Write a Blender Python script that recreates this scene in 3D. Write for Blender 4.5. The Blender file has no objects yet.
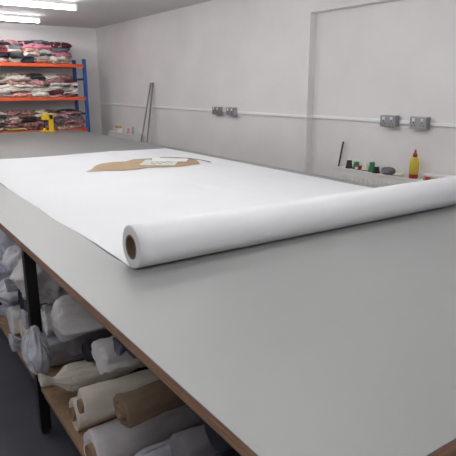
import bpy, bmesh, math, random
from mathutils import Vector, Matrix, noise
random.seed(7)
S = bpy.context.scene
S.view_settings.view_transform = 'Standard'
S.view_settings.look = 'None'

# ---------------------------------------------------------------- materials
def s2l(c):
    return tuple(((x/255)/12.92 if x/255 <= .04045 else (((x/255)+.055)/1.055)**2.4) for x in c)
_m = {}
def mat(name, rgb, rough=.6, metal=0., var=.0, scale=8., bump=0., bscale=60., emit=0., rgb2=None, stretch=None, spec=.5):
    if name in _m: return _m[name]
    m = bpy.data.materials.new(name); m.use_nodes = True
    nt = m.node_tree; b = nt.nodes['Principled BSDF']
    c = s2l(rgb)
    b.inputs['Roughness'].default_value = rough
    b.inputs['Metallic'].default_value = metal
    b.inputs['Specular IOR Level'].default_value = spec
    tc = nt.nodes.new('ShaderNodeTexCoord'); mp = nt.nodes.new('ShaderNodeMapping')
    nt.links.new(tc.outputs['Object'], mp.inputs['Vector'])
    if stretch: mp.inputs['Scale'].default_value = stretch
    n = nt.nodes.new('ShaderNodeTexNoise'); n.inputs['Scale'].default_value = scale; n.inputs['Detail'].default_value = 5
    nt.links.new(mp.outputs['Vector'], n.inputs['Vector'])
    r = nt.nodes.new('ShaderNodeValToRGB')
    if rgb2: d = s2l(rgb2)
    else: d = tuple(x*(1-var) for x in c)
    r.color_ramp.elements[0].position = .35; r.color_ramp.elements[1].position = .65
    r.color_ramp.elements[0].color = (*d, 1); r.color_ramp.elements[1].color = (*c, 1)
    nt.links.new(n.outputs['Fac'], r.inputs['Fac'])
    nt.links.new(r.outputs['Color'], b.inputs['Base Color'])
    if bump:
        n2 = nt.nodes.new('ShaderNodeTexNoise'); n2.inputs['Scale'].default_value = bscale; n2.inputs['Detail'].default_value = 3
        nt.links.new(mp.outputs['Vector'], n2.inputs['Vector'])
        bp = nt.nodes.new('ShaderNodeBump'); bp.inputs['Strength'].default_value = bump; bp.inputs['Distance'].default_value = .005
        nt.links.new(n2.outputs['Fac'], bp.inputs['Height']); nt.links.new(bp.outputs['Normal'], b.inputs['Normal'])
    if emit:
        b.inputs['Emission Color'].default_value = (1, .99, .98, 1); b.inputs['Emission Strength'].default_value = emit
    _m[name] = m
    return m

M_wall = mat('wall_paint', (233, 230, 230), .7, var=.05, scale=2.5, bump=.25, bscale=12)
M_ceil = mat('ceiling_paint', (224, 223, 224), .8, var=.03, scale=2)
M_floor = mat('floor_vinyl', (74, 76, 86), .5, var=.2, scale=5, bump=.1)
M_trim = mat('trim_plastic', (242, 242, 243), .4)
M_lam = mat('grey_laminate', (138, 139, 138), .42, var=.04, scale=1.5, bump=.04, bscale=200)
M_ply = mat('plywood_edge', (156, 120, 96), .6, rgb2=(124, 92, 72), scale=10, stretch=(1, 1, 14))
M_shelfw = mat('chipboard', (170, 138, 108), .7, var=.2, scale=40)
M_tube = mat('cardboard_tube', (150, 124, 98), .85, var=.2, scale=40)
M_black = mat('black_steel', (24, 24, 27), .4, metal=.3)
M_paper = mat('white_paper', (225, 226, 229), .8, var=.02, scale=3, bump=.12, bscale=7)
M_core = mat('cardboard_core', (118, 98, 84), .85, var=.15, scale=30)
M_kraft = mat('kraft_paper', (170, 145, 116), .8, var=.12, scale=15)
M_sheet = mat('pattern_sheet', (190, 194, 188), .7, rgb2=(214, 215, 212), scale=25)
M_ruler = mat('clear_ruler', (150, 158, 130), .2, var=.1, scale=30)
M_orange = mat('orange_beam', (214, 84, 44), .45)
M_blue = mat('blue_upright', (38, 78, 150), .45)
M_rad = mat('radiator_enamel', (228, 226, 222), .35)
M_metal = mat('metal_clad', (150, 152, 155), .4, metal=.6)
M_steel = mat('brushed_steel', (165, 166, 168), .35, metal=.8)
M_dark = mat('dark_plastic_and_hole_shade', (30, 30, 34), .5)
M_whitep = mat('white_plastic', (235, 235, 235), .35)
M_emit = mat('fluorescent_tube', (255, 255, 255), .5, emit=42.)

# ---------------------------------------------------------------- builder
class B:
    def __init__(s): s.bm = bmesh.new(); s.mats = []
    def mi(s, m):
        if m not in s.mats: s.mats.append(m)
        return s.mats.index(m)
    def box(s, x0, x1, y0, y1, z0, z1, m, bev=0.):
        r = bmesh.ops.create_cube(s.bm, size=1.)
        vs = r['verts']
        for v in vs:
            v.co = Vector(((x0+x1)/2+v.co.x*(x1-x0), (y0+y1)/2+v.co.y*(y1-y0), (z0+z1)/2+v.co.z*(z1-z0)))
        fs = set(f for v in vs for f in v.link_faces)
        i = s.mi(m)
        for f in fs: f.material_index = i
        if bev:
            es = list(set(e for v in vs for e in v.link_edges))
            r = bmesh.ops.bevel(s.bm, geom=es, offset=bev, segments=2, affect='EDGES', profile=.5)
            for f in r['faces']: f.material_index = i
    def tube(s, p0, p1, r, m, r1=None, n=16, smooth=True):
        p0 = Vector(p0); p1 = Vector(p1); d = (p1-p0); L = d.length
        q = d.to_track_quat('Z', 'Y')
        M = Matrix.Translation((p0+p1)/2) @ q.to_matrix().to_4x4()
        rr = bmesh.ops.create_cone(s.bm, cap_ends=True, segments=n, radius1=r, radius2=r if r1 is None else r1, depth=L, matrix=M)
        i = s.mi(m)
        for f in set(f for v in rr['verts'] for f in v.link_faces):
            f.material_index = i
            if smooth and len(f.verts) == 4: f.smooth = True
    def lathe(s, prof, axis_o, axis, m, n=32, jit=0., seed=0., mats=None, squash=1., droop=0.):
        o = Vector(axis_o); a = Vector(axis).normalized()
        u = a.orthogonal().normalized(); w = a.cross(u)
        rings = []
        for (t, r) in prof:
            ring = []
            for k in range(n):
                th = 2*math.pi*k/n
                d = u*math.cos(th)+w*math.sin(th)
                rr = r*(1+jit*noise.noise(Vector((t*6+seed, math.cos(th)*1.5+seed*2, math.sin(th)*1.5)))+jit*.35*noise.noise(Vector((t*25+seed, math.cos(th)*5+seed*2, math.sin(th)*5))))
                p = d*rr; p.z *= squash
                if droop and t < 0: p.z -= droop*t*t*60
                ring.append(s.bm.verts.new(o+a*t+p))
            rings.append(ring)
        for j in range(len(rings)-1):
            i = s.mi(mats[j] if mats else m)
            for k in range(n):
                f = s.bm.faces.new((rings[j][k], rings[j][(k+1) % n], rings[j+1][(k+1) % n], rings[j+1][k]))
                f.material_index = i; f.smooth = True
        return rings
    def pad(s, c, size, m, e=.35, jit=.06, seed=0., nu=28, nv=14, flat=False, freq=7., rz=0.):
        cx, cy, cz = c; sx, sy, sz = size
        rows = []; i = s.mi(m)
        def p(v, e): return math.copysign(abs(v)**e, v)
        cr, sr = math.cos(rz), math.sin(rz)
        for a in range(nv+1):
            ph = -math.pi/2+math.pi*a/nv
            row = []
            for b in range(nu):
                th = 2*math.pi*b/nu
                x = p(math.cos(ph), e)*p(math.cos(th), e); y = p(math.cos(ph), e)*p(math.sin(th), e); z = p(math.sin(ph), e*1.6)
                q = Vector((x*sx*freq+seed, y*sy*freq, z*sz*freq*2+seed*.7))
                nz = noise.noise_vector(q)*jit
                X = x*sx/2+nz.x; Y = y*sy/2+nz.y; Z = z*sz/2+nz.z*.6
                if flat and Z < -sz/2: Z = -sz/2
                row.append(s.bm.verts.new((cx+X*cr-Y*sr, cy+X*sr+Y*cr, cz+Z)))
            rows.append(row)
        for a in range(nv):
            for b in range(nu):
                f = s.bm.faces.new((rows[a][b], rows[a][(b+1) % nu], rows[a+1][(b+1) % nu], rows[a+1][b]))
                f.material_index = i; f.smooth = True
    def crumple(s, c, size, m, seed=0., amp=.16, zmin=None, octs=3, f0=1.3, point=0.):
        """crumpled bag / loose bundle: ridged noise folds on a fine sphere"""
        r = bmesh.ops.create_icosphere(s.bm, subdivisions=5, radius=1.)
        i = s.mi(m)
        for v in r['verts']:
            d = v.co.normalized()
            q = Vector((d.x*f0, d.y*f0*1.6, d.z*f0*.8))+Vector((seed, seed*.3, 0))
            rid = 0; a = 1.
            for o in range(octs):
                rid += a*(1-abs(noise.noise(q))*2.2); q = q*1.9+Vector((3.1, 1.7, 9.2)); a *= .42
            k = 1+amp*(rid-1.0)
            tz = 1-point*max(0, d.z)
            p = Vector((d.x*size[0]/2*tz, d.y*size[1]/2*tz, d.z*size[2]/2))*k+Vector(c)
            if zmin is not None and p.z < zmin: p.z = zmin
            v.co = p
        for f in set(f for v in r['verts'] for f in v.link_faces): f.material_index = i; f.smooth = True
    def poly(s, pts, z, th, m):
        i = s.mi(m)
        t = [s.bm.verts.new((x, y, z+th)) for x, y in pts]; b = [s.bm.verts.new((x, y, z)) for x, y in pts]
        fs = [s.bm.faces.new(t), s.bm.faces.new(b[::-1])]
        for k in range(len(pts)):
            k2 = (k+1) % len(pts); fs.append(s.bm.faces.new((b[k], b[k2], t[k2], t[k])))
        for f in fs: f.material_index = i
    def done(s, name, parent=None):
        bmesh.ops.recalc_face_normals(s.bm, faces=s.bm.faces)
        me = bpy.data.meshes.new(name); s.bm.to_mesh(me); s.bm.free()
        for m in s.mats: me.materials.append(m)
        o = bpy.data.objects.new(name, me); S.collection.objects.link(o)
        if parent: o.parent = parent
        return o
def empty(name):
    o = bpy.data.objects.new(name, None); S.collection.objects.link(o); return o

# ---------------------------------------------------------------- room
XW, XL, YB, YF, ZC = 3.30, -2.0, 8.50, -2.5, 2.39
b = B(); b.box(XL-.1, XW+.3, YF-.1, YB+.1, -.1, 0, M_floor); b.done('floor')
b = B(); b.box(XL-.1, XW+.3, YF-.1, YB+.1, ZC, ZC+.1, M_ceil); b.done('ceiling')
b = B(); b.box(XL, XW+.3, YB, YB+.1, 0, ZC, M_wall); b.done('wall_back')
b = B(); b.box(XL, XW+.3, YF-.1, YF, 0, ZC, M_wall); b.done('wall_front')
b = B(); b.box(XL-.1, XL, YF-.1, YB+.1, 0, ZC, M_wall); b.done('wall_left')
RY0, RY1, RZ, RX = .5, 3.60, 2.11, 3.37
b = B()
b.box(XW, XW+.3, RY1, YB, 0, ZC, M_wall); b.box(XW, XW+.3, YF, RY0, 0, ZC, M_wall)
b.box(XW, XW+.3, RY0, RY1, RZ, ZC, M_wall); b.box(RX, XW+.3, RY0, RY1, 0, RZ, M_wall)
b.done('wall_right')
b = B(); b.box(XW-.016, XW, RY1, YB, 1.237, 1.262, M_trim, .003)
b.box(RX-.016, RX, RY0, RY1, 1.237, 1.262, M_trim, .003)
b.box(XW-.016, RX, RY1-.016, RY1, 1.237, 1.262, M_trim)
b.done('trim_1')
b = B(); b.box(XW-.02, XW, RY1, YB, 0, .1, M_trim); b.done('baseboard_right')
b = B(); b.box(XL, XW-.02, YB-.02, YB, 0, .1, M_trim); b.done('baseboard_back')

# ---------------------------------------------------------------- ceiling lights (the tubes themselves light the room)
def fixture(x0, x1, y):
    b = B()
    b.box(x0, x1, y-.035, y+.035, ZC-.035, ZC, M_whitep, .004)
    b.box(x0, x0+.02, y-.03, y+.03, ZC-.085, ZC-.03, M_whitep, .003)
    b.box(x1-.02, x1, y-.03, y+.03, ZC-.085, ZC-.03, M_whitep, .003)
    b.tube((x0+.02, y, ZC-.062), (x1-.02, y, ZC-.062), .016, M_emit)
    b.done('fluorescent_light')
for y in [7.5, 6.09, 4.68, 3.27, 1.86, .45, -.96]: fixture(.62, 2.16, y)
for y in [6.0, 3.2, .4]: fixture(-1.6, -.1, y)

# ---------------------------------------------------------------- cutting tables
TX0, TX1, TZ = .48, 2.66, .90
def table(y0, y1, legs):
    b = B()
    b.box(TX0, TX1, y0, y1, TZ-.003, TZ, M_lam)
    b.box(TX0+.0005, TX1-.0005, y0+.0005, y1-.0005, TZ-.032, TZ-.003, M_ply)
    for x in (TX0+.03, TX1-.07):
        b.box(x, x+.04, y0+.05, y1-.05, TZ-.072, TZ-.032, M_black)
        b.box(x, x+.04, y0+.05, y1-.05, .18, .22, M_black)
    for y in legs:
        b.box(TX0+.03, TX1-.03, y-.02, y+.02, TZ-.072, TZ-.032, M_black)
        b.box(TX0+.03, TX1-.03, y-.02, y+.02, .18, .22, M_black)
        for x in (TX0+.005, 1.55, TX1-.05):
            b.box(x, x+.045, y-.022, y+.022, .02, TZ-.032, M_black, .003)
            b.tube((x+.022, y, 0), (x+.022, y, .025), .018, M_dark)
    b.box(TX0+.02, TX1-.03, y0+.04, y1-.04, .22, .24, M_shelfw)
    return b.done('cutting_table')
table(.453, 4.92, (.53, 2.2, 3.6, 4.84))
table(4.925, 7.86, (5.0, 6.4, 7.78))

# ---------------------------------------------------------------- paper roll with unrolled sheet
P = empty('paper_roll')
R = .075; cy = 1.625; X0, X1 = .71, 2.57
b = B()
b.lathe([(0, .043), (0, R*.6), (.001, R*.97), (.002, R)]+[(.002+(X1-X0-.004)*k/40, R) for k in range(1, 40)]+[(X1-X0-.002, R), (X1-X0, R*.97), (X1-X0, .043)], (X0, cy, TZ+R+.0008), (1, 0, 0), M_paper, n=96, jit=.01)
b.done('roll', P)
b = B()
b.lathe([(0, .043), (-.001, .0425), (-.001, .036), (0, .035), (X1-X0, .035), (X1-X0, .043), (0, .043)], (X0, cy, TZ+R+.0008), (1, 0, 0), M_core, n=64)
b.done('core', P)
b = B()
nx, ny = 90, 180
g = []
y1p = 4.90
for j in range(ny+1):
    row = []
    y = cy+(y1p-cy)*j/ny
    for i in range(nx+1):
        t = i/nx
        fade = min(1, j/12)
        xl = X0+.014*noise.noise(Vector((y*2.2, 3, 0)))*fade
        x = xl+(X1-X0)*t
        edge = max(0, 1-t*14)
        z = TZ+.0008+edge*.014*max(0, noise.noise(Vector((y*4.5, 1.3, 0))))*fade
        calm = 1-.8*math.exp(-(((x-1.9)/.6)**2+((y-3.95)/.4)**2))
        z += calm*fade*(.007*max(0, noise.noise(Vector((x*2.4, y*1.1, 5))))+.004*max(0, 1-6*abs(noise.noise(Vector((x*2.0, y*.8, 9)))))*max(0, noise.noise(Vector((x*1.3, y*1.3, 2)))+.2))
        row.append(b.bm.verts.new((x, y, z)))
    g.append(row)
ii = b.mi(M_paper)
for j in range(ny):
    for i in range(nx):
        f = b.bm.faces.new((g[j][i], g[j][i+1], g[j+1][i+1], g[j+1][i])); f.smooth = True; f.material_index = ii
b.done('sheet', P)

# ---------------------------------------------------------------- pattern pieces on the paper
zp = TZ+.0045
b = B(); b.poly([(1.34, 3.80), (1.42, 3.90), (1.50, 4.05), (1.60, 4.15), (1.70, 4.17), (1.80, 4.15), (1.92, 4.24), (2.14, 4.20), (2.36, 4.05), (2.33, 3.88), (2.24, 3.68), (2.05, 3.64), (1.92, 3.68), (1.80, 3.74), (1.70, 3.70), (1.58, 3.70), (1.46, 3.76)], zp, .0015, M_kraft)
b.done('kraft_pattern_piece')
b = B(); b.poly([(1.80, 3.88), (1.98, 4.14), (2.2, 3.95), (2.02, 3.71)], zp+.002, .0015, M_sheet)
b.poly([(1.98, 4.02), (2.08, 4.22), (2.32, 4.0), (2.2, 3.84)], zp+.0038, .001, M_whitep)
for q in range(4):
    b.box(1.92+.05*q, 1.93+.05*q, 3.84, 3.94, zp+.0035, zp+.0038, M_ruler)
b.done('paper_pattern_sheet')
b = B()
pts = []
ox, oy = 2.10, 3.80
for k in range(24):
    t = k/23; a = -.3+1.7*t; pts.append((ox+.26*math.cos(a), oy+.40*math.sin(a)))
for k in range(24):
    t = 1-k/23; a = -.3+1.7*t; pts.append((ox+.24*math.cos(a), oy+.38*math.sin(a)))
b.poly(pts, zp+.005, .002, M_ruler); b.done('curved_ruler')

# ---------------------------------------------------------------- shelving
FABC = [(214, 205, 196), (132, 36, 46), (60, 60, 66), (150, 132, 108), (216, 140, 156), (60, 92, 70), (236, 232, 226), (120, 118, 124), (40, 44, 62), (190, 88, 70), (188, 178, 120), (110, 84, 66)]
FM = [mat('fabric_%d' % i, c, .9, rgb2=FABC[(i*5+3) % 12] if i in (1, 3, 5, 9) else None, var=.25, scale=28, bump=.3, bscale=90) for i, c in enumerate(FABC)]
sx0, sx1, sy0, sy1 = .95, 2.90, 7.93, 8.42
b = B()
for x in (sx0, sx1-.045):
    for y in (sy0, sy1-.05):
        b.box(x, x+.045, y, y+.05, 0, 1.9, M_blue, .003)
    for z in (.3, .75, 1.1, 1.6):
        b.box(x+.01, x+.035, sy0+.04, sy1-.04, z, z+.03, M_blue)
SZ = (.35, .90, 1.36, 1.82)
for z in SZ:
    for y in (sy0-.005, sy1-.04):
        b.box(sx0+.045, sx1-.045, y, y+.045, z-.04, z+.006, M_orange, .003)
    b.box(sx0+.03, sx1-.03, sy0+.04, sy1-.04, z-.012, z+.006, M_shelfw)
b.done('shelving_unit')
def pile(zb, zt, seed, pal, name):
    random.seed(seed); b = B(); x = sx0+.2
    while x < sx1-.13:
        w = random.uniform(.22, .34); z = zb; top = zb+(zt-zb)*random.uniform(.72, 1.)
        while z < top-.02:
            h = random.uniform(.03, .08)
            ww = w*random.uniform(.8, 1.2)
            b.pad((min(x+random.uniform(-.03, .03), sx1-.05-ww/2), sy0+.25+random.uniform(-.035, .03), z+h/2), (ww, .38*random.uniform(.9, 1.08), h*1.15), FM[random.choice(pal)], e=random.uniform(.35, .6), jit=.055, seed=random.random()*90, flat=True, nu=30, nv=10, rz=random.uniform(-.15, .15))
            z += h*.9
        x += w*.78
    for q in range(6):
        xx = random.uniform(sx0+.8, sx1-.25)
        b.crumple((xx, sy0+.22, zb+(zt-zb)*.86), (random.uniform(.25, .4), .3, .11), FM[random.choice(pal)], seed=random.random()*50, amp=.2)
    b.done(name)
pile(1.826, 2.12, 3, [0, 2, 7, 1, 4, 6, 8, 3, 2, 9, 5], 'folded_fabric_pile')
pile(1.366, 1.68, 12, [6, 0, 6, 1, 3, 0, 9, 5, 2, 6], 'folded_fabric_pile')
pile(.906, 1.17, 5, [2, 5, 3, 8, 5, 10, 11, 7, 6], 'folded_fabric_pile')
pile(.356, .7, 9, [2, 5, 3, 8, 1, 10, 11, 7], 'folded_fabric_pile')

M_y = mat('yellow_paint', (232, 190, 30), .4)
b = B(); cx, cyy = 2.2, 7.7
b.box(cx-.09, cx+.09, cyy-.05, cyy+.05, TZ, TZ+.02, M_y, .005)
b.box(cx+.02, cx+.085, cyy-.025, cyy+.025, TZ+.02, TZ+.24, M_y, .008)
b.box(cx-.07, cx+.085, cyy-.025, cyy+.025, TZ+.16, TZ+.24, M_y, .01)
b.tube((cx-.04, cyy, TZ+.02), (cx-.04, cyy, TZ+.2), .01, M_dark)
b.tube((cx-.04, cyy, TZ+.23), (cx-.09, cyy, TZ+.3), .008, M_y)
b.tube((cx-.04, cyy, TZ+.02), (cx-.04, cyy, TZ+.05), .022, M_y)
b.done('hand_press')

# ---------------------------------------------------------------- sockets
def socket(x, y, z=1.255):
    b = B()
    b.box(x-.04, x, y-.073, y+.073, z-.043, z+.043, M_metal, .005)
    b.box(x-.045, x-.04, y-.07, y+.07, z-.04, z+.04, M_steel, .002)
    for s in (-1, 1):
        yc = y+s*.036
        b.box(x-.050, x-.045, yc-.010, yc+.010, z+.008, z+.032, M_whitep, .001)
        b.box(x-.0462, x-.045, yc-.004, yc+.004, z-.006, z+.006, M_dark)
        for q in (-.013, .013):
            b.box(x-.0462, x-.045, yc+q-.004, yc+q+.004, z-.025, z-.017, M_dark)
    b.done('double_socket')
socket(XW-.016, 4.99); socket(XW-.016, 4.72); socket(RX-.016, 2.72); socket(RX-.016, 2.45)

# ---------------------------------------------------------------- radiators
def radiator(xw, y0, y1, zt):
    b = B(); xf = xw-.13; zb = zt-.6
    b.box(xf, xf+.02, y0, y1, zb, zt-.01, M_rad, .006)
    b.box(xw-.05, xw-.03, y0, y1, zb, zt-.01, M_rad, .006)
    n = int((y1-y0)/.045)
    for i in range(n):
        y = y0+.022+i*(y1-y0-.03)/n
        b.box(xf-.007, xf, y, y+.022, zb+.04, zt-.05, M_rad, .003)
    b.box(xf-.004, xw-.025, y0-.004, y1+.004, zt-.012, zt, M_rad, .003)
    b.box(xf-.002, xw-.03, y0-.004, y0+.002, zb+.01, zt, M_rad); b.box(xf-.002, xw-.03, y1-.002, y1+.004, zb+.01, zt, M_rad)
    for y in (y0+.03, y1-.03):
        b.tube((xf+.05, y, 0), (xf+.05, y, zb+.05), .0085, M_steel)
    for y in (y0+.2, y1-.2):
        b.box(xw-.035, xw, y-.02, y+.02, zb+.1, zt-.1, M_rad)
    b.done('radiator')
radiator(RX, 2.0, 3.17, .86)
radiator(XW, 6.9, 7.9, .86)

ZR = .86
b = B()
M_red = mat('red_plastic', (160, 44, 36), .4); M_yel = mat('yellow_label', (206, 180, 60), .5); M_gr = mat('dark_green', (46, 60, 44), .5)
pr = [(0, .001), (0, .03), (.004, .032), (.030, .032), (.031, .0325), (.125, .0325), (.126, .032), (.140, .030), (.155, .016), (.160, .014), (.161, .017), (.178, .016), (.182, .010), (.205, .006), (.207, .001)]
mm = [M_red, M_red, M_red, M_gr, M_yel, M_yel, M_yel, M_yel, M_dark, M_red, M_red, M_red, M_red, M_dark]
b.lathe(pr, (3.30, 2.44, ZR), (0, 0, 1), M_red, mats=mm); b.done('glue_bottle')
def cone(x, y, m, h=.1, r=.032):
    b = B(); b.lathe([(0, .001), (0, r), (.006, r), (.008, r*.85), (h*.8, r*.6), (h*.82, .012), (h, .01), (h, .001)], (x, y, ZR), (0, 0, 1), m, mats=[M_dark, M_dark, m, m, m, M_whitep, M_whitep])
    b.done('thread_cone')
M_gt = mat('green_thread', (50, 120, 76), .8); M_ct = mat('cream_thread', (220, 214, 200), .8)
cone(3.29, 3.06, M_dark, .08); cone(3.30, 2.83, M_gt, .09); cone(3.30, 2.90, M_ct, .06); cone(3.31, 3.0, M_gt, .07); cone(3.27, 2.76, M_dark, .06)
b = B(); b.crumple((3.29, 2.66, ZR+.025), (.09, .12, .06), FM[7], seed=4, zmin=ZR+.0005); b.done('cloth_scrap')
b = B()
b.box(3.26, 3.33, 2.935, 2.965, ZR, ZR+.03, M_red, .003)
b.box(3.255, 3.265, 2.938, 2.962, ZR+.006, ZR+.024, M_whitep); b.done('pin_box')
M_box = mat('box_card', (190, 160, 120), .8, var=.1)
b = B(); b.box(3.25, 3.35, 2.08, 2.32, ZR, ZR+.05, M_box, .002); b.box(3.248, 3.352, 2.078, 2.322, ZR+.036, ZR+.054, M_whitep, .002)
b.box(3.247, 3.2485, 2.26, 2.30, ZR+.006, ZR+.034, M_red)
b.done('small_box')
b = B(); b.crumple((3.29, 2.55, ZR+.014), (.07, .08, .034), M_ct, seed=9, zmin=ZR+.0005); b.done('cloth_scrap')
b = B(); b.tube((3.2, 3.26, 0), (3.355, 3.2, 1.06), .007, M_dark); b.tube((3.2, 3.26, 0), (3.2, 3.26, .02), .012, M_dark); b.done('wooden_dowel')
b = B()
b.box(3.19, 3.26, 7.55, 7.72, ZR, ZR+.05, M_whitep, .003); b.box(3.2, 3.25, 7.57, 7.7, ZR+.05, ZR+.09, M_box, .003)
b.done('stationery_box')
b = B(); b.lathe([(0, .001), (0, .025), (.07, .025), (.07, .001)], (3.22, 7.28, ZR), (0, 0, 1), FM[9]); b.done('tin_can')
b = B(); b.lathe([(0, .001), (0, .02), (.04, .02), (.05, .012), (.1, .01), (.1, .001)], (3.22, 7.1, ZR), (0, 0, 1), M_metal); b.done('small_spray_bottle')
for (ya, yb_) in ((6.72, 6.62), (6.42, 6.56)):
    b = B()
    p0 = Vector((2.98, ya, .004)); p1 = Vector((3.285, yb_, 1.56))
    d = (p1-p0).normalized(); s = Vector((0, 1, 0)); s = (s-d*s.dot(d)).normalized(); n = d.cross(s)
    vs = []
    for p in (p0, p1):
        for (a, c) in ((-1, -1), (1, -1), (1, 1), (-1, 1)):
            vs.append(b.bm.verts.new(p+s*.017*a+n*.003*c))
    for f in ((0, 1, 2, 3), (7, 6, 5, 4), (0, 4, 5, 1), (1, 5, 6, 2), (2, 6, 7, 3), (3, 7, 4, 0)):
        b.bm.faces.new([vs[k] for k in f]).material_index = b.mi(M_steel)
    b.done('metal_ruler')

# ---------------------------------------------------------------- fabric rolls under table
M_fw = mat('cloth_white', (222, 220, 222), .85, var=.1, scale=12, bump=.7, bscale=30)
M_fc = mat('cloth_cream', (222, 214, 202), .85, var=.1, scale=12, bump=.7, bscale=30)
M_fn = mat('cloth_navy', (38, 42, 56), .85, var=.2, scale=12, bump=.5, bscale=35)
M_fb = mat('cloth_brown', (130, 110, 90), .85, var=.2, scale=12, bump=.6, bscale=35)
M_fp = mat('cloth_pale_blue', (150, 158, 178), .6, rgb2=(206, 208, 218), scale=9, bump=.4, bscale=30)
M_fg = mat('cloth_grey', (140, 138, 144), .85, var=.2, scale=12, bump=.5, bscale=35)
M_plw = mat('plastic_wrap', (168, 170, 184), .12, rgb2=(216, 218, 226), scale=14, bump=.6, bscale=18, spec=.8)
M_pld = mat('dark_wrap', (52, 54, 68), .2, rgb2=(110, 112, 128), scale=10, bump=.8, bscale=25, spec=.8)
def froll(x0, y, z, r, m, L=1.35, dy=0., core=True, jit=.1, squash=1., tail=None, tl=1.):
    b = B(); sd = random.random()*50
    N = 40
    if core:
        prof = [(.012, r*.42), (.004, r*.55), (.0, r*.7), (.006, r*.8), (.001, r*.9), (.006, r*.99)]
    else:
        prof = [(.03, r*.02), (.012, r*.14), (.02, r*.22), (.004, r*.42), (.016, r*.5), (.0, r*.68), (.012, r*.78), (.004, r*.88), (.012, r*.98)]
    prof += [(L*k/N, r) for k in range(1, N)] + [(L-.005, r*.97), (L, r*.9), (L, r*.36)]
    b.lathe(prof, (x0, y, z), (1, dy, 0), m, n=48, jit=jit, seed=sd, squash=squash)
    if core:
        pr = [(.02, r*.42), (-.008, r*.42), (-.009, r*.40), (-.008, r*.34), (.3, r*.34), (.3, .0005)]
        b.lathe(pr, (x0, y, z), (1, dy, 0), M_tube, n=28, mats=[M_tube, M_tube, M_tube, M_tube, M_dark])  # dark disc deep in the tube: shade of the core hole as colour
    if tail:   # gathered plastic / cloth wrap hanging past the end of the roll
        pr = [(.42, r*.9), (.40, r*1.05), (.3, r*1.05), (.2, r*1.06), (.1, r*1.06), (.03, r*1.05), (0, r*.98), (-.02*tl, r*.72), (-.04*tl, r*.42), (-.055*tl, r*.34), (-.075*tl, r*.5), (-.095*tl, r*.62), (-.1*tl, r*.5), (-.07*tl, r*.2), (-.05*tl, r*.05)]
        b.lathe(pr, (x0, y, z), (1, dy, 0), tail, n=64, jit=.5, seed=sd+9, droop=-.05)
    b.done('fabric_roll')
random.seed(21)
zs = .242
froll(.49, 1.53, zs+.077, .073, M_fw, dy=.07, jit=.2)
froll(.52, 1.80, zs+.064, .062, M_fc, dy=-.03, jit=.15)
froll(.49, 1.595, .462, .056, M_fc, jit=.2, dy=-.06)
froll(.53, 1.88, .412, .046, M_fc, jit=.35, core=False, tail=M_fc)
froll(.55, 1.40, .525, .055, M_fb, dy=.05, jit=.35, squash=.9)
froll(.58, 1.655, .580, .064, M_fw, jit=.5, core=False, squash=.85, dy=.06)
froll(.60, 1.862, .508, .045, M_fn, jit=.35, core=False, squash=.8)
froll(.54, 1.975, .62, .072, M_fw, jit=.35, core=False, dy=-.05, tail=M_fw, tl=.5)
froll(.60, 1.36, zs+.060, .058, M_plw, core=False, jit=.25, tail=M_plw)
froll(.62, 1.20, zs+.07, .068, M_fw, core=True, jit=.2)
froll(.60, 1.02, zs+.07, .068, M_fw, core=False)
froll(.66, 1.24, .43, .055, M_fg, jit=.25, core=False)
froll(.62, .86, zs+.065, .063, M_fb)
froll(.62, .70, zs+.07, .068, M_fw)
froll(.62, 1.97, zs+.07, .068, M_fn, core=False)
froll(.60, 2.06, .46, .055, M_fg, core=False, jit=.2)
froll(.74, 1.80, .68, .05, M_fn, core=False); froll(.66, 1.53, .67, .05, M_pld, core=False, jit=.4, tail=M_pld, tl=.6); froll(.78, 1.3, .66, .05, M_fn, core=False)
froll(.7, 1.08, .44, .055, M_fn, core=False); froll(.7, 1.10, .57, .06, M_fn, core=False)
cols = [M_fp, M_fw, M_fg, M_fp, M_pld, M_fw, M_fc, M_fn]
k = 0
for row, (zc, off) in enumerate(((zs+.075, 0), (zs+.075+.135, .075))):
    y = 2.32+off
    while y < 4.72:
        if abs(y-3.6) > .1:
            froll(.50+random.uniform(0, .10), y, zc, .07*random.uniform(.92, 1), cols[(k*3+row) % 8], jit=.3, core=(k % 4 == 0), tail=(M_plw if k % 3 == 1 else None))
        k += 1; y += .152
for i, (y, c) in enumerate([(2.42, M_fw), (2.70, M_plw), (2.98, M_fp), (3.26, M_fw), (3.52, M_plw), (3.8, M_fp), (4.1, M_fw), (4.4, M_fp)]):
    b = B(); hgt = .27 if i % 2 else .24
    b.crumple((.66+.02*(i % 3), y, .53+hgt/2), (.36, .29, hgt), c, seed=3+i*7.3, amp=.2, zmin=.525, octs=4); b.done('wrapped_fabric_bundle')
b = B(); b.crumple((.475, 2.085, .47), (.10, .22, .20), M_plw, seed=33, amp=.24, octs=4, f0=1.0, point=.6); b.done('plastic_bag')

# ---------------------------------------------------------------- world + camera
w = bpy.data.worlds.new('world'); S.world = w; w.use_nodes = True
w.node_tree.nodes['Background'].inputs[0].default_value = (.8, .85, 1, 1); w.node_tree.nodes['Background'].inputs[1].default_value = .3
cam = bpy.data.cameras.new('camera'); co = bpy.data.objects.new('camera', cam); S.collection.objects.link(co)
cam.sensor_width = 36; cam.sensor_fit = 'HORIZONTAL'; cam.lens = 36*536/456
cam.clip_start = .02
co.location = (0, 0, 1.5)
co.rotation_euler = (math.radians(90-14.7), 0, math.radians(-34.3))
S.camera = co
